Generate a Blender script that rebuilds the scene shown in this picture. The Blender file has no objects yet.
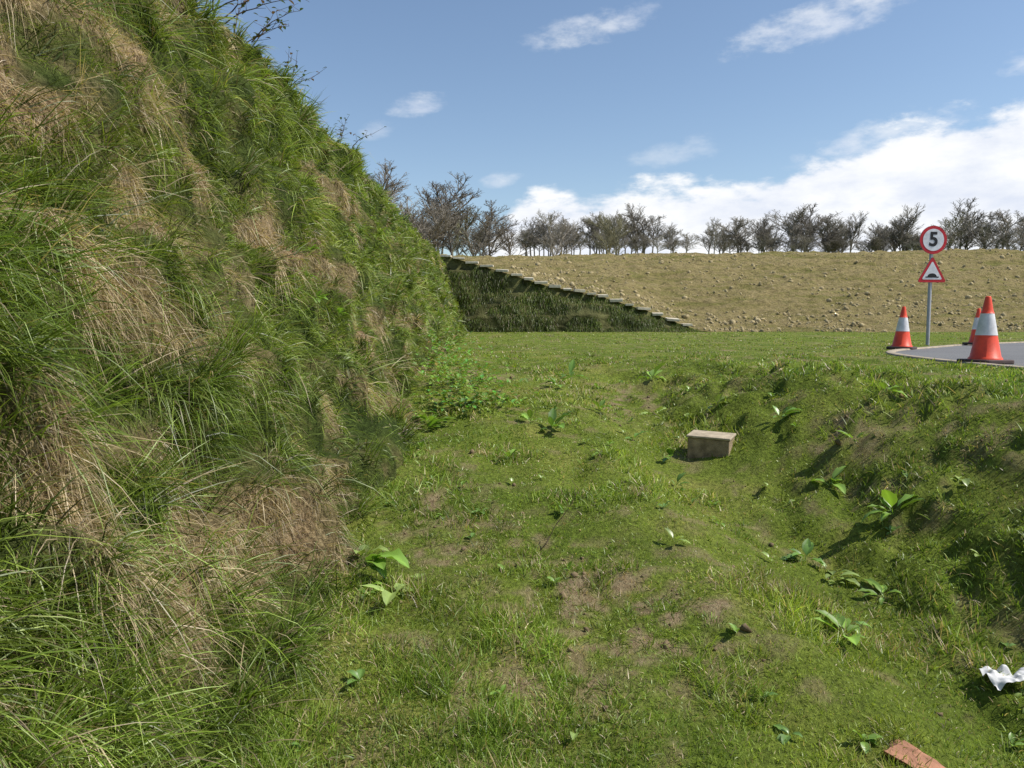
import bpy, math, random, bmesh, time
import numpy as np
from mathutils import Vector, Matrix
random.seed(7); rng=np.random.default_rng(11)
S=bpy.context.scene
CAMZ=0.45
# ------------------------------------------------------------------ helpers
TAB={}
def vn(x,y,seed):
    if seed not in TAB: TAB[seed]=np.random.default_rng(seed).random((256,256))
    T=TAB[seed]
    x=np.asarray(x,float); y=np.asarray(y,float)
    ix=np.floor(x).astype(int); iy=np.floor(y).astype(int)
    fx=x-ix; fy=y-iy; fx=fx*fx*(3-2*fx); fy=fy*fy*(3-2*fy)
    a=T[ix&255,iy&255]; b=T[(ix+1)&255,iy&255]; c=T[ix&255,(iy+1)&255]; d=T[(ix+1)&255,(iy+1)&255]
    return (a*(1-fx)+b*fx)*(1-fy)+(c*(1-fx)+d*fx)*fy
def fbm(x,y,seed,o=4):
    s=0; a=1; t=0
    for k in range(o):
        s=s+a*vn(x*2**k+k*17.3,y*2**k+k*9.1,seed+k); t+=a; a*=0.5
    return s/t
def sm(a,b,x):
    t=np.clip((np.asarray(x,float)-a)/(b-a),0,1); return t*t*(3-2*t)
def mk(name,V,Q=None,T=None,col=None,mat=None,smooth=False,parent=None,loc=None):
    me=bpy.data.meshes.new(name)
    V=np.asarray(V,np.float32); n=len(V)
    me.vertices.add(n); me.vertices.foreach_set('co',V.ravel())
    nq=0 if Q is None else len(Q); nt=0 if T is None else len(T)
    li=[]; 
    if nq: li.append(np.asarray(Q,np.int32).ravel())
    if nt: li.append(np.asarray(T,np.int32).ravel())
    li=np.concatenate(li)
    me.loops.add(len(li)); me.loops.foreach_set('vertex_index',li)
    st=np.concatenate([np.arange(nq)*4, nq*4+np.arange(nt)*3]).astype(np.int32)
    me.polygons.add(nq+nt); me.polygons.foreach_set('loop_start',st)
    if smooth: me.polygons.foreach_set('use_smooth',np.ones(nq+nt,bool))
    me.update(calc_edges=True)
    if col is not None:
        ca=me.color_attributes.new('Col','FLOAT_COLOR','POINT')
        c=np.ones((n,4),np.float32); c[:,:3]=col; ca.data.foreach_set('color',c.ravel())
    ob=bpy.data.objects.new(name,me); S.collection.objects.link(ob)
    if mat: me.materials.append(mat)
    if parent: ob.parent=parent
    if loc is not None: ob.location=loc
    return ob
def empty(name,loc=(0,0,0)):
    e=bpy.data.objects.new(name,None); S.collection.objects.link(e); e.location=loc; e.empty_display_size=.2; return e
def gridmesh(name,X,Y,Z,col=None,mat=None):
    ny,nx=X.shape
    V=np.stack([X.ravel(),Y.ravel(),Z.ravel()],1)
    i=np.arange(ny*nx).reshape(ny,nx)
    Q=np.stack([i[:-1,:-1].ravel(),i[:-1,1:].ravel(),i[1:,1:].ravel(),i[1:,:-1].ravel()],1)
    return mk(name,V,Q,col=None if col is None else col.reshape(-1,3),mat=mat,smooth=True)
def newmat(name):
    m=bpy.data.materials.new(name); m.use_nodes=True; nt=m.node_tree; nt.nodes.clear()
    return m,nt
def N(nt,t,**k):
    n=nt.nodes.new(t)
    for a,b in k.items(): setattr(n,a,b)
    return n
def L(nt,a,b): nt.links.new(a,b)
def noise(nt,vec,scale,detail=4,rough=.55):
    n=N(nt,'ShaderNodeTexNoise'); n.inputs['Scale'].default_value=scale; n.inputs['Detail'].default_value=detail; n.inputs['Roughness'].default_value=rough
    if vec is not None: L(nt,vec,n.inputs['Vector'])
    return n.outputs['Fac']
def ramp(nt,fac,stops):
    r=N(nt,'ShaderNodeValToRGB'); L(nt,fac,r.inputs['Fac'])
    e=r.color_ramp.elements
    while len(e)<len(stops): e.new(0.5)
    for i,(p,c) in enumerate(stops): e[i].position=p; e[i].color=(*c,1) if len(c)==3 else c
    return r.outputs['Color']
def mix(nt,f,a,b,bt='MIX'):
    m=N(nt,'ShaderNodeMix',data_type='RGBA',blend_type=bt)
    if hasattr(f,'links'): L(nt,f,m.inputs[0])
    else: m.inputs[0].default_value=f
    for v,s in ((a,m.inputs[6]),(b,m.inputs[7])):
        if hasattr(v,'links'): L(nt,v,s)
        else: s.default_value=(*v,1)
    return m.outputs[2]
def principled(nt,col,rough=.8,spec=.3,bump=None,bs=.5,bd=.02):
    p=N(nt,'ShaderNodeBsdfPrincipled'); o=N(nt,'ShaderNodeOutputMaterial')
    if hasattr(col,'links'): L(nt,col,p.inputs['Base Color'])
    else: p.inputs['Base Color'].default_value=(*col,1)
    p.inputs['Roughness'].default_value=rough; p.inputs['Specular IOR Level'].default_value=spec
    if bump is not None:
        b=N(nt,'ShaderNodeBump'); b.inputs['Strength'].default_value=bs; b.inputs['Distance'].default_value=bd
        L(nt,bump,b.inputs['Height']); L(nt,b.outputs[0],p.inputs['Normal'])
    L(nt,p.outputs[0],o.inputs[0]); return p
def objco(nt): return N(nt,'ShaderNodeTexCoord').outputs['Object']
def simple(name,col,rough=.7,var=.25,scale=8,spec=.3,bs=.3,bd=.01):
    m,nt=newmat(name); v=objco(nt); f=noise(nt,v,scale,5)
    a=tuple(c*(1-var) for c in col); b=tuple(min(1,c*(1+var)) for c in col)
    principled(nt,ramp(nt,f,[(.3,a),(.7,b)]),rough,spec,noise(nt,v,scale*6,3),bs,bd); return m
def leafmat(name,transl=.35,gloss=.05,rough=.4):
    m,nt=newmat(name)
    c=N(nt,'ShaderNodeAttribute',attribute_name='Col').outputs['Color']
    p=N(nt,'ShaderNodeBsdfDiffuse'); L(nt,c,p.inputs['Color'])
    t=N(nt,'ShaderNodeBsdfTranslucent'); L(nt,mix(nt,1.0,c,(1.3,1.3,.6),'MULTIPLY'),t.inputs['Color'])
    x=N(nt,'ShaderNodeMixShader'); x.inputs[0].default_value=transl
    L(nt,p.outputs[0],x.inputs[1]); L(nt,t.outputs[0],x.inputs[2])
    g=N(nt,'ShaderNodeBsdfGlossy'); g.inputs['Roughness'].default_value=rough; g.inputs['Color'].default_value=(1,1,1,1)
    y=N(nt,'ShaderNodeMixShader'); y.inputs[0].default_value=gloss
    L(nt,x.outputs[0],y.inputs[1]); L(nt,g.outputs[0],y.inputs[2])
    o=N(nt,'ShaderNodeOutputMaterial'); L(nt,y.outputs[0],o.inputs[0]); return m
M_grass=leafmat('grass_blades',.35,.035,.45); M_leaf=leafmat('dock_leaf',.28,.06,.4)
# ------------------------------------------------------------------ terrain functions
ROAD=np.array([(4.9,-60),(4.9,0),(5.15,5),(5.4,8.6),(5.5,10),(5.75,11.5),(6.15,13),(6.9,14.3),(8.3,15.8),(10.5,18.3),(14,21),(20,24),(40,28),(80,31),(80,-60)])
def smooth_poly(P,it=2):
    for _ in range(it):
        Q=[P[0]]
        for i in range(len(P)-1):
            if 1<=i<len(P)-3: Q+= [P[i]*.75+P[i+1]*.25, P[i]*.25+P[i+1]*.75]
            else: Q+=[P[i],P[i+1]] if i!=0 else [P[1]]
        P=np.array(Q)
    keep=[0]
    for i in range(1,len(P)):
        if np.linalg.norm(P[i]-P[keep[-1]])>1e-3: keep.append(i)
    return P[keep]
ROAD=smooth_poly(ROAD)
def road_sd(x,y):
    x=np.asarray(x,float); y=np.asarray(y,float)
    d=np.full(x.shape,1e9); ins=np.zeros(x.shape,bool); n=len(ROAD)
    for i in range(n):
        ax,ay=ROAD[i]; bx,by=ROAD[(i+1)%n]
        ex,ey=bx-ax,by-ay; t=np.clip(((x-ax)*ex+(y-ay)*ey)/(ex*ex+ey*ey+1e-12),0,1)
        d=np.minimum(d,np.hypot(x-ax-t*ex,y-ay-t*ey))
        if ay!=by:
            c=((ay>y)!=(by>y))&(x<(bx-ax)*(y-ay)/(by-ay)+ax); ins^=c
    return np.where(ins,-d,d)
def plain(y): return np.interp(y,[0,12,20,35,60],[0,0,.03,.2,.25])
def xb(y): return np.interp(y,[-10,0,3,4.5,6.5,8,10],[2.6,2.5,1.95,1.7,1.4,1.25,1.1])
def wlip(y): return np.interp(y,[0,3,5,8,11,20],[2.4,2.4,2.2,1.6,1.3,4])
def base(x,y):
    zl=np.interp(y,[-50,0,2,3,4.4,6.3,8,10,13,20,35,60],[-1.0,-1.05,-1.05,-.98,-.8,-.5,-.28,-.12,-.02,0.03,.2,.25])
    db=np.interp(y,[-10,0,3,6.5,8.5,11],[.25,.25,.22,.18,.12,0])
    B=xb(y); w=wlip(y)
    l=zl-db*sm(-.7,0,(x-B)*.9)*1.0
    r=(zl-db)+(plain(y)-zl+db)*sm(0,1,(x-B)/w)
    return np.where(x<B,l,r)
BLK=(1.66,6.62)
def ground(x,y):
    x=np.asarray(x,float); y=np.asarray(y,float)
    z=base(x,y); B=xb(y)
    near=1-sm(9,16,y)
    m=sm(.15,.9,road_sd(x,y))
    z=z+m*((fbm(x*.9,y*.9,3,3)-.5)*(.04+.12*near)+(fbm(x*7,y*7,9,2)-.5)*.03)
    u=(x-B)/wlip(y)
    rb=sm(-.15,.2,u)*(1-sm(.95,1.4,u))*(1-sm(9,11.5,y))*m
    rb=rb*(1-np.exp(-((x-BLK[0]+.1)/.4)**2-((y-BLK[1]+.25)/.6)**2))
    wx_=x+.35*(fbm(x*2,y*2,31,2)-.5); wy_=y+.35*(fbm(x*2,y*2,33,2)-.5)
    lump=sm(.1,.9,vn(wx_*4.3+wy_*.8,wy_*4.0-wx_*.7,5)); l2=vn(wx_*8.5,wy_*7.6,6); l3=vn(wx_*15,wy_*14,7)
    z=z+rb*((lump-.55)*.085+(l2-.5)*.085+(l3-.5)*.035+(fbm(x*1.4,y*1.2,37,2)-.5)*.07)
    z=z+(1-rb)*near*m*(vn(x*4.2,y*4.2,8)-.5)*.05
    z=z+17*sm(85,205,y)+sm(60,120,np.hypot(x,y))*(fbm(x*.012,y*.012,14,3)-.5)*2*m
    return z
def soilmask(x,y):
    f=fbm(x*2.1,y*1.6,41,4); s=sm(.60,.76,f)*.7
    def g(cx,cy,rx,ry): return np.exp(-((x-cx)/rx)**2-((y-cy)/ry)**2)
    e=.8*g(.35,3.8,.55,.55)+.7*g(.8,3.4,.4,.4)+.6*g(.1,4.6,.4,.4)+.9*g(1.2,8.6,.5,.9)+.6*g(2.6,6.0,.6,.3)+.6*g(3.2,5.2,.5,.3)+.5*g(-.4,5.4,.3,.45)+.6*g(.1,3.0,.4,.3)
    e=e*sm(.48,.64,fbm(x*11,y*11,47,4))*1.1
    fl=.5*sm(.63,.74,fbm(x*6,y*6,51,3))
    near=1-sm(10,18,y)
    return np.clip(s*(.35+.35*near)*sm(.42,.6,fbm(x*9,y*9,49,3))+e+fl,0,1)
# bank
def xf(y): return np.interp(y,[-5,8,35,40],[-.92,-.98,-2.1,-2.3])
def xc(y): return np.interp(y,[-5,7,35,40],[-2.72,-2.75,-3.15,-3.2])
def zf(y): return np.interp(y,[-5,2,4.4,6.3,10,13,35,40],[-1.2,-1.2,-1.0,-.7,-.3,-.15,.05,.1])
def bank(y,s):
    f=np.clip(s,0,1); zc=3.35+.16*(fbm(y*.5,y*0,61,2)-.5)
    x=xf(y)+(xc(y)-xf(y))*f; z=zf(y)+(zc-zf(y))*f
    a=sm(0,.06,s)*(1-sm(.98,1.08,s))
    d=(fbm(y*.7,f*3.2,63,3)-.5)*.46+(fbm(y*2.6,f*11,66,3)-.5)*.42
    w=(z/.55+fbm(y*.7,z*.4,69,2)*2.4)%1.0
    d=d+.20*(w**1.5-.4)*(1-sm(.82,1,w))
    fall=1-.3*sm(12,30,y)
    x=x+a*d*.9*fall; z=z+a*d*.38*fall
    x=x+.16*(1-sm(0,.12,s))
    p=np.clip(s-1,0,None); x=x-p*40; z=z+.05*sm(0,.05,p)+p*0.4
    z=z-.10*np.exp(-((s-1)/.04)**2)
    return x,y+0*s,z
SP=[(2.84,-.56,.32,.22),(3.93,.92,.22,.34),(3.86,-.49,.20,.24),(2.35,.03,.2,.3),(4.37,1.9,.3,.40),(4.13,.48,.18,.30),(6.1,1.1,.25,.30),(5.37,-.05,.2,.25),(5.2,1.5,.2,.3),(3.4,1.45,.25,.22),(7.5,.5,.2,.3),(3.3,2.0,.3,.2),(3.0,.6,.25,.15),(4.7,.9,.25,.15)]
def straw(y,z):
    f=sm(.55,.65,fbm(y*1.6+z*.6,z*2.0,121,3))*(1-.5*sm(9,16,y))
    g=0
    for cy,cz,ry,rz in SP: g=g+np.exp(-((y-cy)/ry)**2-((z-cz)/rz)**2)
    g=g*sm(.34,.48,fbm(y*4,z*4,127,3))
    return np.clip(f*.6+g*1.15,0,1)
# mound
WX=[-60,-2.7,-.5,1.45,3.85,6.0,8.0,9.0,200]; WZ=[3.5,3.43,2.81,2.2,1.72,1.06,.27,.16,.16]
def zedge(x): return np.interp(x,WX,WZ)
def mound(x,y):
    e=zedge(x); c=np.interp(x,[-60,-3,8,34,100],[4.8,4.75,5.1,5.3,5.6])
    t=np.clip((y-35.0)/17,0,1); tt=t*.75+.25*sm(0,1,t)
    z=e+(c-e)*tt
    z=z+(fbm(x*.35,y*.6,81,4)-.5)*.6*sm(0,.25,t)*(1-.5*sm(.8,1,t))+(fbm(x*1.9,y*2.3,85,4)-.5)*.38*sm(0,.08,t)
    z=z-sm(70,84,y)*5.5
    return z
# ------------------------------------------------------------------ ground
m,nt=newmat('grass_ground'); v=objco(nt)
soil=N(nt,'ShaderNodeSeparateColor'); at=N(nt,'ShaderNodeAttribute',attribute_name='Col'); L(nt,at.outputs['Color'],soil.inputs[0])
g=ramp(nt,noise(nt,v,1.1,5),[(.3,(.12,.18,.025)),(.55,(.19,.25,.04)),(.75,(.29,.29,.08))])
g2=ramp(nt,noise(nt,v,35,4,.7),[(.3,(.35,.35,.35)),(.7,(1.3,1.25,1.2))])
g=mix(nt,1.0,g,g2,'MULTIPLY')
so=ramp(nt,noise(nt,v,22,6,.75),[(.25,(.13,.09,.045)),(.45,(.26,.19,.11)),(.6,(.33,.27,.15)),(.78,(.44,.35,.22))])
M_ground=m
principled(nt,mix(nt,soil.outputs[0],g,so),.95,.1,noise(nt,v,40,5,.7),.9,.04)
def axis(lo,a,b,hi,step,n):
    mid=np.arange(a,b,step)
    l=a-(np.geomspace(step,a-lo,n))[::-1]; r=b+np.geomspace(step,hi-b,n)
    return np.concatenate([l,mid,r])
ax=axis(-900,-2.2,5.5,900,.04,60); ay=axis(-900,1.2,12,1500,.045,80)
X,Y=np.meshgrid(ax,ay); Z=ground(X,Y)
sd=road_sd(X,Y); Z=Z-.06*(1-sm(-.25,-.08,sd))
Z=np.where((Y>36)&(Y<80)&(np.abs(X)<120),Z-.3,Z)
sc=np.zeros(X.shape+(3,)); sc[...,0]=soilmask(X,Y)
gridmesh('ground',X,Y,Z,sc,M_ground)
# road
m,nt=newmat('asphalt'); v=objco(nt)
c=mix(nt,.35,ramp(nt,noise(nt,v,.6,4),[(.3,(.13,.13,.135)),(.7,(.18,.18,.18))]),ramp(nt,noise(nt,v,160,2),[(.3,(.06,.06,.06)),(.7,(.30,.30,.29))]))
principled(nt,c,.85,.3,noise(nt,v,180,2),.5,.005); M_asph=m
bm=bmesh.new(); vs=[bm.verts.new((p[0],p[1],0)) for p in ROAD]; bm.faces.new(vs)
for yy in (0,5,10,12,15,18,20,22,25,28): 
    bmesh.ops.bisect_plane(bm,geom=bm.verts[:]+bm.edges[:]+bm.faces[:],plane_co=(0,yy,0),plane_no=(0,1,0))
for q in bm.verts: q.co.z=float(plain(q.co.y))+.004
bmesh.ops.triangulate(bm,faces=bm.faces[:])
me=bpy.data.meshes.new('road'); bm.to_mesh(me); bm.free(); me.materials.append(M_asph)
ob=bpy.data.objects.new('road',me); S.collection.objects.link(ob)
M_kerb=simple('kerb_concrete',(.36,.30,.22),.9,.3,6)
P=ROAD[:-1]; T=np.gradient(P,axis=0); T/=np.linalg.norm(T,axis=1)[:,None]; Nn=np.stack([-T[:,1],T[:,0]],1)
V=[];Q=[]
for i,(p,n) in enumerate(zip(P,Nn)):
    z0=float(plain(p[1]))
    for o,h in ((-.02,-.05),(-.02,.018),(-.005,.026),(.10,.026),(.115,.018),(.115,-.15)):
        q=p+n*o; V.append((q[0],q[1],z0+h))
    if i:
        a=(i-1)*6; b=i*6
        for k in range(5): Q.append((a+k,a+k+1,b+k+1,b+k))
mk('kerb',V,Q,mat=M_kerb)
# bank sheet : colour attribute = straw mask
m,nt=newmat('bank_soil'); v=objco(nt)
sp_=N(nt,'ShaderNodeSeparateColor'); at=N(nt,'ShaderNodeAttribute',attribute_name='Col'); L(nt,at.outputs['Color'],sp_.inputs[0])
g=ramp(nt,noise(nt,v,2.2,6,.65),[(.3,(.04,.065,.015)),(.5,(.08,.11,.025)),(.7,(.17,.15,.06))])
mp=N(nt,'ShaderNodeMapping'); L(nt,v,mp.inputs[0]); mp.inputs['Scale'].default_value=(1,4,1.5)
st_=ramp(nt,noise(nt,mp.outputs[0],9,6,.7),[(.34,(.12,.075,.04)),(.5,(.33,.23,.13)),(.7,(.54,.42,.24))])
g=mix(nt,sp_.outputs[0],g,st_)
principled(nt,mix(nt,1.0,g,ramp(nt,noise(nt,v,30,4,.7),[(.3,(.4,.4,.4)),(.7,(1.3,1.3,1.3))]),'MULTIPLY'),.95,.1,noise(nt,v,30,5,.7),1.0,.05)
M_bank=m
yy=np.concatenate([np.arange(-4,14,.06),np.arange(14,35.2,.15)]); ss=np.concatenate([np.linspace(0,1.1,130),1.1+np.geomspace(.02,1.5,14)])
Yg,Sg=np.meshgrid(yy,ss); bx,by,bz=bank(Yg,Sg); sc=np.zeros(bx.shape+(3,)); sc[...,0]=straw(by,bz)
gridmesh('grass_bank',bx,by,bz,sc,mat=M_bank)
# mound sheet
m,nt=newmat('bare_earth'); v=objco(nt)
mp=N(nt,'ShaderNodeMapping'); L(nt,v,mp.inputs[0]); mp.inputs['Scale'].default_value=(.3,1,2.2)
a=ramp(nt,noise(nt,mp.outputs[0],1.1,8,.7),[(.28,(.20,.21,.055)),(.42,(.28,.245,.09)),(.55,(.39,.31,.15)),(.68,(.27,.26,.075)),(.8,(.42,.34,.18))])
a=mix(nt,1.0,a,ramp(nt,noise(nt,v,4,8,.85),[(.34,(.4,.38,.35)),(.5,(.95,.95,.95)),(.72,(1.35,1.32,1.28))]),'MULTIPLY')
principled(nt,a,.95,.1,noise(nt,v,4,7,.8),1.0,.3)
M_earth=m
mx=np.concatenate([np.arange(-60,-6,1.5),np.arange(-6,50,.12),np.arange(50,110,1.2)]); my=np.concatenate([np.arange(35,53,.12),np.arange(53,86,.8)])
X,Y=np.meshgrid(mx,my); gridmesh('earth_mound',X,Y,mound(X,Y),mat=M_earth)
# wall
wx=np.arange(-3.2,8.5,.06); wv=np.linspace(0,1,50); Xw,Vw=np.meshgrid(wx,wv)
def wall(x,v):
    zt=zedge(x)-.02; zb=.05+0*x; z=zb+(zt-zb)*v
    y=34.1+.9*v-(fbm(x*.9,z*1.5,91,3)-.5)*.5*sm(0,.1,v)*(1-sm(.93,1,v)) -.06*((z/.5+.5*fbm(x*.7,z,92,2))%1.0)
    return x,y,z
a_,b_,c_=wall(Xw,Vw)
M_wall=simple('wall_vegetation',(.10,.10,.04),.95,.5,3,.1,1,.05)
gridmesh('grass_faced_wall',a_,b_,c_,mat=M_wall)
M_slab=simple('coping_stone',(.55,.49,.38),.9,.35,3)
cop=empty('stepped_stone_coping')
def box(nm,c,s,mat,par,bev=.008,rot=None):
    bm=bmesh.new(); bmesh.ops.create_cube(bm,size=1)
    for q in bm.verts: q.co=Vector((q.co.x*s[0],q.co.y*s[1],q.co.z*s[2]))
    me=bpy.data.meshes.new(nm); bm.to_mesh(me); bm.free(); o=bpy.data.objects.new(nm,me); S.collection.objects.link(o)
    o.location=c; o.parent=par; me.materials.append(mat)
    if rot: o.rotation_euler=rot
    b=o.modifiers.new('b','BEVEL'); b.width=bev; b.segments=2; return o
x=-3.1;k=0
while x<7.8:
    w=random.uniform(.40,.75); zt=float(zedge(x+w*.5)); h=random.uniform(.08,.13); k+=1
    box('slab_%d'%k,(x+w/2,35.0+random.uniform(-.08,.03),zt+.05+random.uniform(-.02,.03)),(w*random.uniform(.75,.95),random.uniform(.4,.5),h),M_slab,cop,.012,(random.uniform(.0,.12),random.uniform(-.02,.08),random.uniform(-.1,.1)))
    x+=w
# ------------------------------------------------------------------ blades
def blades(name,B,D,Ln,W,droop,c0,c1,nseg,mat=M_grass,parent=None):
    n=len(B); D=D/np.linalg.norm(D,axis=1)[:,None]
    R=rng.normal(size=(n,3)); Sd=np.cross(D,R); Sd/=np.linalg.norm(Sd,axis=1)[:,None]+1e-9
    nv=2*nseg+1; V=np.zeros((n,nv,3),np.float32); C=np.zeros((n,nv,3),np.float32)
    for k in range(nseg+1):
        t=k/nseg; p=B+D*(Ln*t)[:,None]*(1-.25*droop*t)[:,None]; p[:,2]-=droop*Ln*t*t
        wd=(W*(1-t)**.6)[:,None]*.5
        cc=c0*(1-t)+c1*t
        if k<nseg: V[:,2*k]=p-Sd*wd; V[:,2*k+1]=p+Sd*wd; C[:,2*k]=cc; C[:,2*k+1]=cc
        else: V[:,2*k]=p; C[:,2*k]=cc
    o=(np.arange(n)*nv)[:,None]
    Q=[o+np.array([[2*k,2*k+1,2*k+3,2*k+2]]) for k in range(nseg-1)]
    Q=np.concatenate(Q) if Q else None
    T=o+np.array([[2*nseg-2,2*nseg-1,2*nseg]])
    return mk(name,V.reshape(-1,3),Q,T,col=C.reshape(-1,3),mat=mat,parent=parent)
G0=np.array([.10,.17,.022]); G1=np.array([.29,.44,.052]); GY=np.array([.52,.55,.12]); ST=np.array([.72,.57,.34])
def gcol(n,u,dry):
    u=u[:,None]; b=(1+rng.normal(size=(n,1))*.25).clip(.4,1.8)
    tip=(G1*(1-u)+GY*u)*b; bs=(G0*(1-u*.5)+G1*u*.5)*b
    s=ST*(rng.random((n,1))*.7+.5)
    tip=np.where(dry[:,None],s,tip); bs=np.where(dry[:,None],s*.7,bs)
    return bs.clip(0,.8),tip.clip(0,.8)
n=240000
d=1.4*(38/1.4)**rng.random(n); az=rng.uniform(-.45,.72,n)
x=d*np.sin(az); y=d*np.cos(az)
sl=soilmask(x,y); ok=(road_sd(x,y)>.13)&(x>xf(y)-.05)&(y<35.5)&(rng.random(n)>sl*.75)
x,y,d,sl=x[ok],y[ok],d[ok],sl[ok]; n=len(x)
clump=fbm(x*2.3,y*2.3,101,3); far=sm(8,16,d)
ln=(.018+.095*sm(.45,.8,clump)+.02*rng.random(n))*(1-.5*far)*(1-.4*sl)
ln*=1+.9*np.exp(-((x-.0)/.7)**2-((y-2.7)/.7)**2)
ln*=1-.75*np.exp(-((x-BLK[0]+.1)/.3)**2-((y-BLK[1]+.35)/.4)**2)
D=np.stack([rng.normal(size=n)*.55,rng.normal(size=n)*.55,np.ones(n)],1)
u=np.clip((fbm(x*.8,y*.8,105,3)-.25)*1.6+.15*rng.normal(size=n)+.3*far,0,1); dry=rng.random(n)<(.10+.40*sl+.05*far+.22*sm(.47,.7,fbm(x*1.5,y*1.5,107,3)))
c0,c1=gcol(n,u,dry)
tone=((.5+.95*fbm(x*3,y*3,109,3))*(1-.18*far))[:,None]
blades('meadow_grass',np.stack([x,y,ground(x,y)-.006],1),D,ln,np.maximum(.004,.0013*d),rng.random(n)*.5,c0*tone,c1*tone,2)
# tussocks
nt_=3200; d=1.5*(13/1.5)**rng.random(nt_); az=rng.uniform(-.45,.75,nt_); tx=d*np.sin(az); ty=d*np.cos(az)
rbk=sm(-.2,.1,(tx-xb(ty))/wlip(ty))*(1-sm(.9,1.2,(tx-xb(ty))/wlip(ty)))
pr=.8*sm(.45,.7,fbm(tx*1.4,ty*1.4,111,3))+.8*np.exp(-((tx+.2)/.8)**2-((ty-2.6)/.8)**2)+.6*rbk
ok=(rng.random(nt_)<pr)&(tx>xf(ty))&(road_sd(tx,ty)>.2)&(np.hypot(tx-BLK[0],ty-BLK[1]+.2)>.45); tx,ty,d=tx[ok],ty[ok],d[ok]
K=30; X=np.repeat(tx,K); Y=np.repeat(ty,K); dd=np.repeat(d,K); n=len(X)
ox=rng.normal(size=n)*.035; oy=rng.normal(size=n)*.035; X+=ox;Y+=oy
D=np.stack([ox*14+rng.normal(size=n)*.2,oy*14+rng.normal(size=n)*.2,np.ones(n)],1)
ln=np.repeat(rng.uniform(.04,.14,len(tx)),K)*rng.uniform(.5,1.1,n)
tb=np.repeat(rng.uniform(.45,1.1,len(tx)),K)[:,None]
u=np.repeat(rng.random(len(tx))*.6,K); c0,c1=gcol(n,u,rng.random(n)<.09)
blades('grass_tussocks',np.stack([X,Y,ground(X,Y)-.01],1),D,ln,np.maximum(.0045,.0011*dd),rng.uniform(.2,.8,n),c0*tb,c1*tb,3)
# bank grass
def bank_pts(n,lo,hi):
    y=lo*(hi/lo)**rng.random(n)
    y=np.where(rng.random(n)<.10,rng.uniform(-1.5,2.5,n),y)
    s=rng.uniform(.0,1.03,n); x,yy,z=bank(y,s); return y,s,x,z
tn=13000; ty,ts,tx,tz=bank_pts(tn,1.3,35)
sw=straw(ty,tz); isdry=rng.random(tn)<sw*.6
bald=(fbm(ty*2.2,tz*2.6,131,3)>.58)&~isdry; kp=(~bald|(rng.random(tn)<.3))&(~((sw>.5)&~isdry)|(rng.random(tn)<.28))
ty,ts,isdry,tz=ty[kp],ts[kp],isdry[kp],tz[kp]; tn=len(ty)
K=22; n=tn*K
Y=np.repeat(ty,K)+rng.normal(size=n)*.03; s_=np.clip(np.repeat(ts,K)+rng.normal(size=n)*.006,0,1.05)
x,y,z=bank(Y,s_); dd=np.sqrt(x*x+y*y+(z-.45)**2); dry=np.repeat(isdry,K)
big=rng.random(tn)<.10+.34*((ty<3.6)&(tz<1.0))+.12*(fbm(ty,tz,136,2)>.55)
lt=rng.uniform(.07,.20,tn)*(.7+.7*fbm(ty*1.2,tz*1.2,133,2)); lt=np.where(big,rng.uniform(.28,.55,tn),lt)
lz=np.repeat(lt,K)*rng.uniform(.4,1.15,n)
swp=np.repeat(rng.normal(size=tn)*.5,K)
upb=np.repeat(rng.uniform(.3,1.5,tn),K)
D=np.stack([.7+rng.normal(size=n)*.4,swp+rng.normal(size=n)*.5,upb+rng.normal(size=n)*.4],1)
D[dry]=np.stack([.45+rng.normal(size=n)*.25,swp*.6+rng.normal(size=n)*.4,-.1+rng.normal(size=n)*.5],1)[dry]
dr=np.repeat(rng.uniform(.15,1.0,tn),K)*rng.uniform(.6,1.2,n)
u=np.repeat(np.clip(rng.random(tn)*.5+(fbm(ty*.7,tz*.9,135,2)-.5),0,1),K)
c0,c1=gcol(n,u,dry|(rng.random(n)<.08))
tone=np.repeat((.35+.85*rng.random(tn))*(.6+.75*fbm(ty*1.1,tz*1.3,137,3)),K)[:,None]
tone=np.where(dry[:,None],tone*.5+.6,tone)
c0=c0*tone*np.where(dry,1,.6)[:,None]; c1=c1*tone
lz*=np.where(dry,.7,1)
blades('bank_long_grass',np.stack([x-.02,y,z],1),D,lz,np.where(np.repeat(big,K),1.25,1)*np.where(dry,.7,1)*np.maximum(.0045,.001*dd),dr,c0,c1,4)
# hanging straw
n0=11000; ty,ts,tx,tz=bank_pts(n0,1.6,14); kp=rng.random(n0)<straw(ty,tz)**1.5*(fbm(ty*5,tz*4,139,2)>.40); ty,ts=ty[kp],ts[kp]; tn=len(ty); K=14; n=tn*K
Y=np.repeat(ty,K)+rng.normal(size=n)*.03; x,y,z=bank(Y,np.repeat(ts,K)+rng.normal(size=n)*.005); dd=np.hypot(x,y)
c0,c1=gcol(n,np.zeros(n),np.ones(n,bool)); tb=np.repeat(rng.uniform(.5,1.2,tn),K)[:,None]
D=np.stack([.6+rng.normal(size=n)*.4,np.repeat(rng.normal(size=tn)*.6,K)+rng.normal(size=n)*.5,.1+rng.normal(size=n)*.6],1)
blades('bank_dry_straw',np.stack([x-.01,y,z],1),D,np.repeat(rng.uniform(.05,.22,tn),K)*rng.uniform(.5,1.1,n),np.maximum(.0024,.0007*dd),rng.uniform(.5,1.4,n),c0*tb,c1*tb,3)
n=85000; y_,s_,x_,z_=bank_pts(n,1.4,35); dd=np.hypot(x_,y_); sw=straw(y_,z_)
kp=(fbm(y_*2.2,z_*2.6,131,3)<.60)|(rng.random(n)<.4); y_,s_,x_,z_,dd,sw=[q[kp] for q in (y_,s_,x_,z_,dd,sw)]; n=len(y_)
dry=rng.random(n)<sw*.85+.08; u=rng.random(n)*.6
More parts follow.
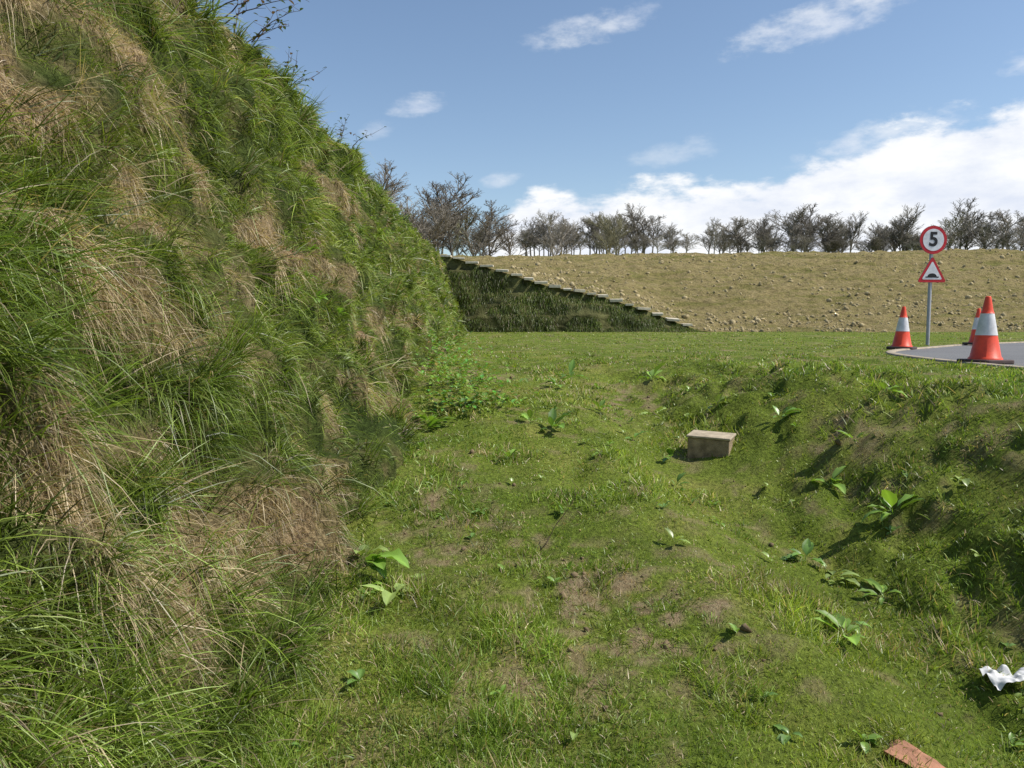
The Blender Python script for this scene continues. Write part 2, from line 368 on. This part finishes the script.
D=np.stack([.9+rng.normal(size=n)*.4,rng.normal(size=n)*.5,.5+rng.normal(size=n)*.4],1)
c0,c1=gcol(n,u,dry)
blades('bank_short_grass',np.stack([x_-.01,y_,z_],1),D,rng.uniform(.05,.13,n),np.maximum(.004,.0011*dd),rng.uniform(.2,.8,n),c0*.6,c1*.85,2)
# wall grass
n=26000; wx_=rng.uniform(-3.1,8.2,n); v_=rng.random(n)**.9; x_,y_,z_=wall(wx_,v_)
kk=fbm(x_*1.5,z_*2,145,3)<.62; x_,y_,z_=x_[kk],y_[kk],z_[kk]; n=len(x_)
D=np.stack([rng.normal(size=n)*.5,-.8+rng.normal(size=n)*.3,.3+rng.normal(size=n)*.5],1)
c0,c1=gcol(n,rng.random(n)*.5,rng.random(n)<.10)
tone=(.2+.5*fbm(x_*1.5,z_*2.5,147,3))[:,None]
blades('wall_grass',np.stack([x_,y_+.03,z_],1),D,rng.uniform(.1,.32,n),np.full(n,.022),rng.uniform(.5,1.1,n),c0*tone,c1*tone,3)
def clods(name,P,R,mat):
    ico=bmesh.new(); bmesh.ops.create_icosphere(ico,subdivisions=1,radius=1); bv=np.array([q.co[:] for q in ico.verts]); bf=np.array([[q.index for q in f.verts] for f in ico.faces]); ico.free()
    n=len(P); V=bv[None]*(1+.35*rng.normal(size=(n,len(bv),1)).clip(-1.5,1.5)); V=V*(R[:,None,None]*rng.uniform(.6,1.2,(n,1,3))); V=V+P[:,None,:]
    F=(np.arange(n)*len(bv))[:,None,None]+bf[None]
    return mk(name,V.reshape(-1,3),None,F.reshape(-1,3),mat=mat)
n=8000; x_=rng.uniform(0,48,n); y_=35.1+rng.exponential(3.2,n); y_=np.where(rng.random(n)<.4,rng.uniform(35,52,n),y_); ok=(y_<52)&((x_>8)|(y_>35.8))&(fbm(x_*.4,y_*.4,148,2)>.38); x_,y_=x_[ok],y_[ok]
R=np.minimum(rng.exponential(.03,len(x_))+.015,.13)
M_clod=simple('dry_clod',(.38,.31,.17),.95,.3,2)
clods('earth_clods',np.stack([x_,y_,mound(x_,y_)+R*.1],1),R,M_clod)
n=20000; x_=rng.uniform(-5,50,n); y_=rng.uniform(35.2,60,n); kk=fbm(x_*.25,y_*.9,141,3)>.5; x_,y_=x_[kk],y_[kk]; n=len(x_)
c0,c1=gcol(n,.4+rng.random(n)*.5,rng.random(n)<.4)
blades('mound_sparse_grass',np.stack([x_,y_,mound(x_,y_)],1),np.stack([rng.normal(size=n)*.5,rng.normal(size=n)*.5,np.ones(n)],1),rng.uniform(.04,.10,n),np.full(n,.03),rng.random(n)*.5,c0*.6,c1*.6,2)
n=5000; x_=rng.uniform(-.9,4.5,n); y_=rng.uniform(1.8,11,n); k=(rng.random(n)<soilmask(x_,y_)**1.3); x_,y_=x_[k],y_[k]
M_crumb=simple('soil_crumb',(.19,.14,.08),.95,.4,20)
R=np.minimum(rng.exponential(.005,len(x_))+.003,.022); clods('soil_crumbs',np.stack([x_,y_,ground(x_,y_)+R*.3],1),R,M_crumb)
# ------------------------------------------------------------------ broad leaf plants
def leafgeo(L_,W_,yaw,pitch,arch,wav,col,petiole=.25):
    nx,ny=9,5; V=[];Q=[];C=[]
    r=0;z=0
    for i in range(nx):
        t=i/(nx-1)
        if i: aa=pitch-arch*(t-.5/(nx-1)); r+=L_/(nx-1)*math.cos(aa); z+=L_/(nx-1)*math.sin(aa)
        if t<petiole: w=.05
        else:
            q=(t-petiole)/(1-petiole); w=max(.0,math.sin(math.pi*q**.75))**.8
        for j in range(ny):
            s=(j/(ny-1)-.5)*2
            yy=s*w*W_*.5; zz=z+abs(s)*w*W_*.18+wav*W_*w*abs(s)*math.sin(t*19+j*2.1)
            V.append((r*math.cos(yaw)-yy*math.sin(yaw),r*math.sin(yaw)+yy*math.cos(yaw),zz))
            k=1.35 if abs(s)<.1 else 1; C.append([c*k for c in col])
    for i in range(nx-1):
        for j in range(ny-1):
            a0=i*ny+j; Q.append((a0,a0+1,a0+ny+1,a0+ny))
    return V,Q,C
def plant(name,loc,n,L_,col=(.14,.24,.04),wr=.36,up=(.4,1.4),lean=None):
    V=[];Q=[];C=[]
    for k in range(n):
        yaw=random.uniform(0,6.28) if lean is None else lean+random.uniform(-.9,.9)
        l=L_*random.uniform(.45,1.15); b=random.uniform(.6,1.35)
        v,q,c=leafgeo(l,l*wr*random.uniform(.75,1.2),yaw,random.uniform(*up),random.uniform(.5,1.8),random.uniform(.04,.14),[x*b for x in col])
        o=len(V); V+=v; Q+=[tuple(i+o for i in f) for f in q]; C+=c
    return mk(name,V,Q,col=np.array(C),mat=M_leaf,smooth=True,loc=loc)
DOCK=[(-.73,7.06,8,.23),(-.57,3.79,7,.18),(-.02,6.03,6,.17),(.34,6.77,8,.22),(.16,7.0,7,.18),(1.44,8.0,8,.23),(2.22,5.53,6,.20),(2.33,4.82,9,.23),(1.73,4.63,8,.19),(1.85,4.5,6,.16),(1.53,3.58,8,.19),(1.21,5.85,5,.13),(.92,4.44,4,.11),(2.02,4.25,7,.18),(1.63,9.32,7,.28),(2.49,5.76,5,.16),(.88,7.93,6,.2),(2.72,4.82,5,.14),(2.22,6.58,6,.2),(1.08,7.0,6,.17),(2.9,6.2,5,.17),(1.9,7.4,6,.2),(-.82,4.3,4,.24),(1.62,3.75,5,.14),(.5,8.6,6,.22),(.7,9.6,6,.24),(1.3,6.5,6,.16)]
for x_,y_,n,l in DOCK:
    plant('dock_plant',(x_,y_,float(ground(x_,y_))+.01),n,l,col=random.choice([(.22,.36,.055),(.16,.29,.05),(.30,.40,.11)]))
V=[];Q=[];C=[]
for k in range(80):
    y_=random.uniform(2.4,10); x_=random.uniform(-.8,3.2)
    if float(road_sd(x_,y_))<.3: continue
    z_=float(ground(x_,y_)); cl=random.choice([(.20,.33,.05),(.28,.38,.1),(.14,.25,.05)])
    for j in range(random.randint(3,6)):
        l=random.uniform(.03,.08); v,q,c=leafgeo(l,l*.45,random.uniform(0,6.28),random.uniform(.3,1.3),random.uniform(.4,1.5),.06,cl,.2)
        o=len(V); V+=[(a+x_,b+y_,z+z_+.01) for a,b,z in v]; Q+=[tuple(i+o for i in f) for f in q]; C+=c
mk('small_weeds',V,Q,col=np.array(C),mat=M_leaf,smooth=True)
for y_,s_,n,l in [(4.15,.04,6,.30),(4.0,.02,5,.22),(7.0,.03,6,.24),(6.4,.34,9,.13),(6.6,.30,8,.12),(6.2,.38,7,.11),(6.3,.42,6,.10)]:
    a,b,c_=bank(np.array(y_),np.array(s_)); plant('broad_leaf_weed',(float(a)+.09,float(b),float(c_)),n,l,lean=-.4,up=(.5,1.4),col=(.21,.36,.055))
def leafmass(name,c,r,n,size,col):
    V=[];Q=[];C=[]
    for k in range(n):
        p=np.array([random.gauss(0,.45)*r[0],random.gauss(0,.45)*r[1],abs(random.gauss(0,.5))*r[2]])
        v,q,cc=leafgeo(size*random.uniform(.6,1.3),size*.55,random.uniform(0,6.3),random.uniform(-.2,.8),random.uniform(.2,1),.05,[x*random.uniform(.6,1.4) for x in col],.12)
        o=len(V); V+=[(a+p[0],b+p[1],z+p[2]) for a,b,z in v]; Q+=[tuple(i+o for i in f) for f in q]; C+=cc
    return mk(name,V,Q,col=np.array(C),mat=M_leaf,smooth=True,loc=c)
for (x_,y_,r,n) in [(-.6,8.8,(.5,.8,.45),380),(-.2,7.7,(.4,.5,.28),240),(-.9,10.5,(.4,1.2,.4),180),(-.6,7.6,(.3,.5,.35),180)]:
    leafmass('nettle_patch',(x_,y_,float(ground(x_,y_))+.02),r,n,.07,(.19,.30,.055))
# ------------------------------------------------------------------ stems
def tube(V,Q,p0,p1,r0,r1,ns=3):
    dx,dy,dz=p1[0]-p0[0],p1[1]-p0[1],p1[2]-p0[2]; l=math.sqrt(dx*dx+dy*dy+dz*dz)+1e-9; dx/=l;dy/=l;dz/=l
    ax,ay,az=dy*.93-dz*.2,dz*.3-dx*.93,dx*.2-dy*.3; l=math.sqrt(ax*ax+ay*ay+az*az)+1e-9; ax/=l;ay/=l;az/=l
    bx,by,bz=dy*az-dz*ay,dz*ax-dx*az,dx*ay-dy*ax; o=len(V)
    for p,r in ((p0,r0),(p1,r1)):
        for k in range(ns):
            t=2*math.pi*k/ns; c=math.cos(t)*r; s=math.sin(t)*r; V.append((p[0]+ax*c+bx*s,p[1]+ay*c+by*s,p[2]+az*c+bz*s))
    for k in range(ns): Q.append((o+k,o+(k+1)%ns,o+ns+(k+1)%ns,o+ns+k))
M_twig=simple('twig_bark',(.10,.07,.045),.9,.3,20)
def bramble(name,start,dirs,ln,leaves=True):
    V=[];Q=[];LV=[];LQ=[];LC=[]
    for d in dirs:
        p=np.array(start,float)+np.array([random.gauss(0,.1),random.gauss(0,.2),0]); d=np.array(d,float); m=10
        for k in range(m):
            d2=d+np.array([random.gauss(0,.12),random.gauss(0,.12),-.05*k]); q=p+d2/np.linalg.norm(d2)*ln/m
            tube(V,Q,p,q,.006*(1-k/m)+.002,.006*(1-(k+1)/m)+.002)
            if k>1:
                e=q+np.array([random.gauss(0,.10),random.gauss(0,.10),random.uniform(0,.13)]); tube(V,Q,q,e,.003,.0015)
                if leaves and random.random()<.85:
                    for w in (q,e):
                        v,f,c=leafgeo(random.uniform(.04,.08),.035,random.uniform(0,6.3),random.uniform(-.5,.8),.5,.03,random.choice([(.08,.09,.03),(.16,.09,.04),(.08,.12,.03)]),.1)
                        o=len(LV); LV+=[(a+w[0],b+w[1],z+w[2]) for a,b,z in v]; LQ+=[tuple(i+o for i in g_) for g_ in f]; LC+=c
            p=q
    e=empty(name); mk('stems',V,Q,mat=M_twig,parent=e)
    if LV: mk('leaves',LV,LQ,col=np.array(LC),mat=M_leaf,parent=e)
bramble('bramble_bush',(-2.65,7.2,3.2),[(.4,-.1,.7),(.5,.2,.5),(.2,.3,.9),(.6,0,.35),(.3,-.4,.8),(.6,.1,.5)],.8)
bramble('bramble_bush',(-2.7,8.4,3.3),[(.5,-.1,.6),(.3,.2,.9),(.1,.3,.8),(.6,.2,.6)],.6)
bramble('bramble_bush',(-2.6,6.4,3.3),[(.6,.1,.6),(.3,.3,.9),(.8,.3,.4)],.7)
bramble('bramble_bush',(-2.7,10,3.3),[(.5,.1,.6),(.3,.3,.9),(.2,0,1)],.35)
bramble('bramble_bush',(-2.8,13,3.3),[(.5,.1,.6),(.3,.3,.9),(.2,0,1)],.4)
V=[];Q=[]
p=np.array([.16,4.49,float(ground(.16,4.49))]); d=np.array([.5,.25,.75])
for k in range(9):
    q=p+(d+np.array([random.gauss(0,.1),random.gauss(0,.1),random.gauss(0,.1)]))*.05; tube(V,Q,p,q,.004-.0003*k,.0037-.0003*k)
    if k>3: tube(V,Q,q,q+np.array([random.gauss(0,.02),random.gauss(0,.02),.05]),.002,.001)
    p=q
mk('dead_stem',V,Q,mat=M_twig)
# ------------------------------------------------------------------ trees
def tree(seed,H,spread,barks,maxlv,rmin,wide=1.0,upb=.04):
    R=random.Random(seed); V=[];Q=[]
    nb={0:3,1:2,2:2,3:3,4:3}
    def br(p,d,l,r,lv):
        m=6 if lv==0 else (4 if lv==1 else (3 if lv<3 else 2))
        for k in range(m):
            d=(d[0]+R.gauss(0,.07+.04*lv),d[1]+R.gauss(0,.07+.04*lv),d[2]+R.gauss(0,.07)+upb); n=math.sqrt(sum(a*a for a in d)); d=tuple(a/n for a in d)
            q=tuple(p[i]+d[i]*l/m for i in range(3)); tube(V,Q,p,q,max(r*(1-.6*k/m),rmin),max(r*(1-.6*(k+1)/m),rmin*.6),5 if lv==0 else 3)
            p=q
            if lv<maxlv and (k>0 or lv>0):
                for _ in range(nb[lv]):
                    if R.random()<.13: continue
                    a=R.uniform(0,6.28); s=R.uniform(.5,1.1)*spread
                    nd=(d[0]+math.cos(a)*s,d[1]+math.sin(a)*s,d[2]+R.uniform(-.15,.3)); n=math.sqrt(sum(a*a for a in nd)); nd=tuple(a/n for a in nd)
                    br(p,nd,l*R.uniform(.40,.62)*(1-.35*k/m),r*.58,lv+1)
    br((0,0,0),(R.gauss(0,.05),R.gauss(0,.05),1),H*.62,H*.013,0)
    V=np.array(V); zm=V[:,2].max(); V*=H/zm; V[:,:2]*=wide
    o=mk('tmp',V,Q); me=o.data; me.name='bare_tree_mesh'; bpy.data.objects.remove(o); me.materials.append(barks); return me
def barkmat(nm,c):
    m,nt=newmat(nm); oi=N(nt,'ShaderNodeObjectInfo').outputs['Random']
    dfs=N(nt,'ShaderNodeBsdfDiffuse'); L(nt,mix(nt,oi,tuple(x*.7 for x in c),tuple(x*1.2 for x in c)),dfs.inputs[0]); o=N(nt,'ShaderNodeOutputMaterial'); L(nt,dfs.outputs[0],o.inputs[0]); return m
BK=barkmat('bark',(.25,.225,.19)); BG=barkmat('bark_budding',(.30,.285,.18)); BP=barkmat('bark_pale',(.34,.31,.26))
TN=[tree(1,9,1.0,BK,4,.009,1.25),tree(2,9,.9,BK,4,.009,1.35),tree(3,9,1.0,BP,4,.009,1.2),tree(4,9,.85,BG,4,.009,1.3)]
TF=[tree(11,9,.95,BK,4,.010,1.3),tree(12,9,.85,BK,4,.010,1.3),tree(13,9,1.0,BP,4,.010,1.2),tree(14,9,.85,BG,4,.010,1.2),tree(15,9,.8,BP,4,.010,1.3,.06),tree(16,9,1.05,BK,4,.010,1.4)]
par=empty('distant_treeline',(30,190,15))
def addtree(name,me,x,y,z,h,w=1,parent=None):
    o=bpy.data.objects.new(name,me); S.collection.objects.link(o); o.scale=(h/9*w,h/9*w,h/9); o.rotation_euler=(0,0,random.uniform(0,6.28)); o.location=(x,y,z)
    if parent: o.parent=parent; o.location=(x-30,y-190,z-15)
k=0; x=-30
while x<165:
    k+=1; y_=random.uniform(188,206); hh=float(fbm(x*.07,0,171,3)); h=random.uniform(7.5,11.5)*(.6+.75*hh)
    if random.random()<.08: h*=1.25
    addtree('tree_%d'%k,random.choice([TF[0],TF[1],TF[2],TF[5],TF[0],TF[1],TF[3],TF[4],TF[2]]),x,y_,float(ground(x,y_))-.2,h,random.uniform(.9,1.3),par)
    k+=1; y_=random.uniform(184,196); addtree('tree_%d'%k,random.choice([TF[0],TF[1],TF[5],TF[2]]),x+random.uniform(-1,1),y_,float(ground(x,y_))+.0,random.uniform(4.5,6.5),1.7,par)
    x+=random.expovariate(1/1.3)+.7
for (px,top,D_,me,w) in [(385,168,55,TN[0],1.1),(432,174,58,TN[1],1.2),(405,183,62,TN[2],1.1),(455,198,66,TN[0],1.2),(492,204,66,TN[1],1.2),(365,165,50,TN[1],1.0),(606,212,66,TN[3],1.0),(548,218,67,TN[2],1.0),(1015,207,67,TN[2],1.0),(470,215,60,TN[2],1.2),(418,198,54,TN[0],1.2),(440,190,62,TN[1],1.1),(510,222,67,TN[0],1.2),(478,208,67,TN[3],1.1),(425,205,56,TN[2],1.2)]:
    z0=4.3; zt=CAMZ+(326-top)/800*D_; addtree('bare_tree',me,(px-512)/800*D_,D_,z0,zt-z0,w)
# ------------------------------------------------------------------ cones
def plastic(name,col,rough=.45):
    m,nt=newmat(name); v=objco(nt)
    d=ramp(nt,noise(nt,v,6,5,.7),[(.35,tuple(c*.72 for c in col)),(.6,col)])
    principled(nt,d,rough,.4,noise(nt,v,60,2),.1,.003); return m
M_or=plastic('cone_orange',(.92,.09,.035)); M_wh=plastic('reflective_white',(.78,.78,.78),.4); M_rub=plastic('black_rubber',(.09,.06,.055),.7)
def lathe(name,prof,mat,parent,n=40):
    V=[];Q=[]
    for r,z in prof:
        for k in range(n): a=2*math.pi*k/n; V.append((r*math.cos(a),r*math.sin(a),z))
    for i in range(len(prof)-1):
        for k in range(n): Q.append((i*n+k,i*n+(k+1)%n,(i+1)*n+(k+1)%n,(i+1)*n+k))
    return mk(name,V,Q,mat=mat,smooth=True,parent=parent)
def cone(loc,rot,tilt=(0,0)):
    e=empty('traffic_cone',loc); e.rotation_euler=(tilt[0],tilt[1],rot)
    rr=lambda z:.165-(z-.06)*(.165-.03)/(.80-.06)
    lathe('lower_body',[(.185,.055),(.18,.075),(rr(.09)+.006,.085),(rr(.36)+.002,.36)],M_or,e)
    lathe('white_sleeve',[(rr(.34)+.006,.34),(rr(.60)+.006,.60)],M_wh,e)
    lathe('upper_body',[(rr(.60)+.0095,.598),(rr(.62)+.008,.604),(rr(.66)+.003,.64),(rr(.78),.78),(.030,.795),(.026,.80),(.021,.795),(.02,.70)],M_or,e)
    bm=bmesh.new(); bmesh.ops.create_cube(bm,size=1)
    for q in bm.verts: q.co=Vector((q.co.x*.46,q.co.y*.46,q.co.z*.05+.03))
    bmesh.ops.bevel(bm,geom=[q for q in bm.edges if abs(q.verts[0].co.z-q.verts[1].co.z)>.01],offset=.07,segments=4,affect='EDGES',profile=.5)
    me=bpy.data.meshes.new('base'); bm.to_mesh(me); bm.free(); b=bpy.data.objects.new('base',me); S.collection.objects.link(b)
    bv=b.modifiers.new('b','BEVEL'); bv.width=.012; bv.segments=2; bv.limit_method='ANGLE'
    me.materials.append(M_rub); b.parent=e
cone((5.62,9.5,float(plain(9.65))-.0),.3,(0,.01))
cone((7.30,15.0,float(plain(15))),.9,(.02,.0))
cone((10.2,17.55,float(plain(17.55))+.015),.1)
# ------------------------------------------------------------------ sign
sg=empty('traffic_sign',(9.08,17.5,float(ground(9.08,17.5))+.02)); sg.rotation_euler=(0,.004,.06)
M_pole=simple('galvanised_pole',(.36,.37,.38),.5,.15,10,.5); M_red=plastic('sign_red',(.62,.02,.03),.4); M_sw=plastic('sign_white',(.85,.85,.85),.4); M_bk=plastic('sign_black',(.015,.015,.015),.5); M_back=simple('sign_back',(.25,.26,.27),.6,.1)
lathe('pole',[(.038,-.3),(.038,2.54),(.03,2.55),(.0,2.552)],M_pole,sg,20)
def flat(name,pts,y,mat,th=.0):
    bm=bmesh.new(); f=bm.faces.new([bm.verts.new((a,y,b)) for a,b in pts])
    if th:
        r=bmesh.ops.extrude_face_region(bm,geom=[f]); bmesh.ops.translate(bm,vec=(0,th,0),verts=[q for q in r['geom'] if isinstance(q,bmesh.types.BMVert)])
    bmesh.ops.recalc_face_normals(bm,faces=bm.faces[:])
    me=bpy.data.meshes.new(name); bm.to_mesh(me); bm.free(); me.materials.append(mat)
    o=bpy.data.objects.new(name,me); S.collection.objects.link(o); o.parent=sg; return o
def circ(r,cz,n=64): return [(r*math.cos(2*math.pi*k/n),cz+r*math.sin(2*math.pi*k/n)) for k in range(n)]
def rtri(w,zb,rad):
    h=w*math.sqrt(3)/2; cs=[(-w/2+rad*1.73,zb+rad),(w/2-rad*1.73,zb+rad),(0,zb+h-rad*2)]
    out=[]
    for (cx,cz),a0 in zip(cs,(150,270,30)):
        for k in range(7): a=math.radians(a0+k*20); out.append((cx+rad*math.cos(a),cz+rad*math.sin(a)))
    return out
CZ=2.26
flat('round_plate_back',circ(.305,CZ),-.058,M_back,.012); flat('round_plate_red',circ(.302,CZ),-.062,M_red); flat('round_plate_white',circ(.235,CZ),-.066,M_sw)
zb=1.35
flat('triangle_plate_back',rtri(.66,zb,.035),-.058,M_back,.012); flat('triangle_plate_red',rtri(.655,zb+.001,.034),-.062,M_red); flat('triangle_plate_white',rtri(.46,zb+.062,.02),-.066,M_sw)
hp=[(-.15,zb+.10),(.15,zb+.10),(.15,zb+.125),(.105,zb+.125)]+[(.10*math.cos(a),zb+.128+.065*math.sin(a)) for a in np.linspace(.1,math.pi-.1,14)]+[(-.105,zb+.125),(-.15,zb+.125)]
flat('road_hump_symbol',hp,-.070,M_bk)
cu=bpy.data.curves.new('numeral_5','FONT'); cu.body='5'; cu.size=.42; cu.align_x='CENTER'; cu.align_y='CENTER'; cu.offset=.012
t=bpy.data.objects.new('numeral_5',cu); S.collection.objects.link(t); cu.materials.append(M_bk); t.parent=sg; t.location=(0,-.070,CZ); t.rotation_euler=(math.pi/2,0,0)
for z in (CZ+.1,CZ-.1,zb+.15,zb+.4): box('bracket',(0,-.022,z),(.2,.045,.03),M_pole,sg,.003)
# ------------------------------------------------------------------ block, litter, brick
M_con=simple('weathered_concrete',(.30,.23,.15),.9,.45,14,.2,.8,.01)
bx_,by_=BLK
blk=empty('concrete_drain_block',(bx_,by_,float(ground(bx_,by_))+.02)); blk.rotation_euler=(.06,.03,-.45)
box('body',(0,0,.02),(.34,.24,.20),M_con,blk); box('cap_slab',(0,0,.132),(.36,.26,.02),simple('cap_concrete',(.42,.35,.25),.9,.3,12),blk,.006)
M_lit=simple('white_plastic',(.66,.66,.65),.5,.12,5,.4)
g1,g2=np.meshgrid(np.linspace(-.10,.10,50),np.linspace(-.06,.06,34))
zz=.06*np.abs(fbm(g1*18+5,g2*20,151,2)-.5)*2+.006*vn(g1*60,g2*60,152); xx=g1+.03*(fbm(g1*18,g2*18,153,2)-.5); y2=g2*(1+.8*(vn(g1*14,g2*0,154)-.5))
lx,ly=2.11,3.28
gridmesh('plastic_litter',xx+lx,y2+ly,ground(xx+lx,y2+ly)+zz+.025,mat=M_lit)
bm=bmesh.new(); bmesh.ops.create_cube(bm,size=1)
for q in bm.verts: q.co=Vector((q.co.x*.15,q.co.y*.11,q.co.z*.06))+Vector((random.uniform(-.03,.03),random.uniform(-.03,.03),random.uniform(-.018,.018)))
bmesh.ops.subdivide_edges(bm,edges=bm.edges[:],cuts=6,use_grid_fill=True)
for q in bm.verts: q.co+=Vector([random.uniform(-.002,.002) for _ in range(3)])
me=bpy.data.meshes.new('brick_fragment'); bm.to_mesh(me); bm.free(); o=bpy.data.objects.new('brick_fragment',me); S.collection.objects.link(o)
me.materials.append(simple('terracotta',(.36,.18,.11),.9,.4,20)); o.location=(1.37,2.62,float(ground(1.37,2.62))+.0); o.rotation_euler=(.25,.35,-.5)
# ------------------------------------------------------------------ world
EL=math.radians(50); AZ=math.radians(98)
w=bpy.data.worlds.new('World'); S.world=w; w.use_nodes=True; nt=w.node_tree; nt.nodes.clear()
sky=N(nt,'ShaderNodeTexSky',sky_type='NISHITA'); sky.sun_disc=False; sky.sun_elevation=EL; sky.sun_rotation=AZ; sky.air_density=1.0; sky.dust_density=.5; sky.ozone_density=1.5
tc=N(nt,'ShaderNodeTexCoord').outputs['Generated']; sp=N(nt,'ShaderNodeSeparateXYZ'); L(nt,tc,sp.inputs[0])
def M(op,a,b=None,c=None,clamp=False):
    n=N(nt,'ShaderNodeMath',operation=op); n.use_clamp=clamp
    for i,v in enumerate((a,b,c)):
        if v is None: continue
        if hasattr(v,'links'): L(nt,v,n.inputs[i])
        else: n.inputs[i].default_value=v
    return n.outputs[0]
def MR(v,a,b,c=0,d=1):
    n=N(nt,'ShaderNodeMapRange',interpolation_type='SMOOTHSTEP'); L(nt,v,n.inputs[0])
    for i,q in enumerate((a,b,c,d)): n.inputs[i+1].default_value=q
    return n.outputs[0]
az=M('ARCTAN2',sp.outputs[0],sp.outputs[1]); el=M('ARCSINE',sp.outputs[2])
cb=N(nt,'ShaderNodeCombineXYZ'); L(nt,az,cb.inputs[0]); L(nt,M('MULTIPLY',el,2.2),cb.inputs[1]); cv=cb.outputs[0]
n1=noise(nt,cv,8,7,.6); n2=noise(nt,cv,26,5,.6)
top=M('ADD',MR(az,-.10,.03,.04,.165),MR(az,.15,.62,0,.07))
edge=M('ADD',top,M('MULTIPLY',M('SUBTRACT',n1,.5),.15))
cum=MR(M('SUBTRACT',edge,el),-.004,.022)
cum=M('MULTIPLY',cum,MR(el,.0,.1,.7,1))
wisp=None
for (bx,by,rx,ry,st) in [(.095,.345,.065,.014,.6),(.365,.335,.085,.018,.65),(-.115,.262,.03,.010,.6),(-.16,.232,.02,.009,.3),(-.015,.177,.022,.008,.5),(.42,.205,.07,.016,.6),(.60,.275,.05,.014,.6),(.2,.205,.05,.013,.3),(1.3,.4,.3,.05,.8),(-.9,.5,.3,.05,.6)]:
    dx=M('DIVIDE',M('SUBTRACT',az,bx),rx); dy=M('DIVIDE',M('SUBTRACT',M('SUBTRACT',el,M('MULTIPLY',M('SUBTRACT',az,bx),.18)),by),ry)
    q=M('ADD',M('MULTIPLY',dx,dx),M('MULTIPLY',dy,dy))
    q=M('ADD',q,M('MULTIPLY',M('SUBTRACT',n2,.5),6))
    q=M('MULTIPLY',MR(q,-1.2,2.0,1,0),st)
    wisp=q if wisp is None else M('MAXIMUM',wisp,q)
mask=M('MAXIMUM',cum,wisp,clamp=True)
ccol=ramp(nt,n1,[(.35,(5.5,5.9,6.8)),(.58,(7.3,7.4,7.5))])
bg=N(nt,'ShaderNodeBackground'); bg.inputs['Strength'].default_value=.14
L(nt,mix(nt,mask,sky.outputs[0],ccol),bg.inputs['Color']); wo=N(nt,'ShaderNodeOutputWorld'); L(nt,bg.outputs[0],wo.inputs[0])
w.cycles.sampling_method='NONE'
sl_=bpy.data.lights.new('sun','SUN'); sl_.energy=5; sl_.angle=math.radians(.5); sl_.color=(1,.95,.86)
so_=bpy.data.objects.new('sun',sl_); S.collection.objects.link(so_)
Dv=Vector((math.sin(AZ)*math.cos(EL),math.cos(AZ)*math.cos(EL),math.sin(EL))); so_.rotation_euler=Dv.to_track_quat('Z','Y').to_euler(); so_.location=(20,0,30)
c=bpy.data.cameras.new('camera'); c.sensor_width=36; c.lens=800/1024*36; c.clip_start=.05; c.clip_end=4000
co=bpy.data.objects.new('camera',c); S.collection.objects.link(co); co.location=(0,0,CAMZ); co.rotation_euler=(math.radians(90-4.15),0,0); S.camera=co
S.view_settings.view_transform='Standard'; S.view_settings.look='None'; S.view_settings.exposure=0
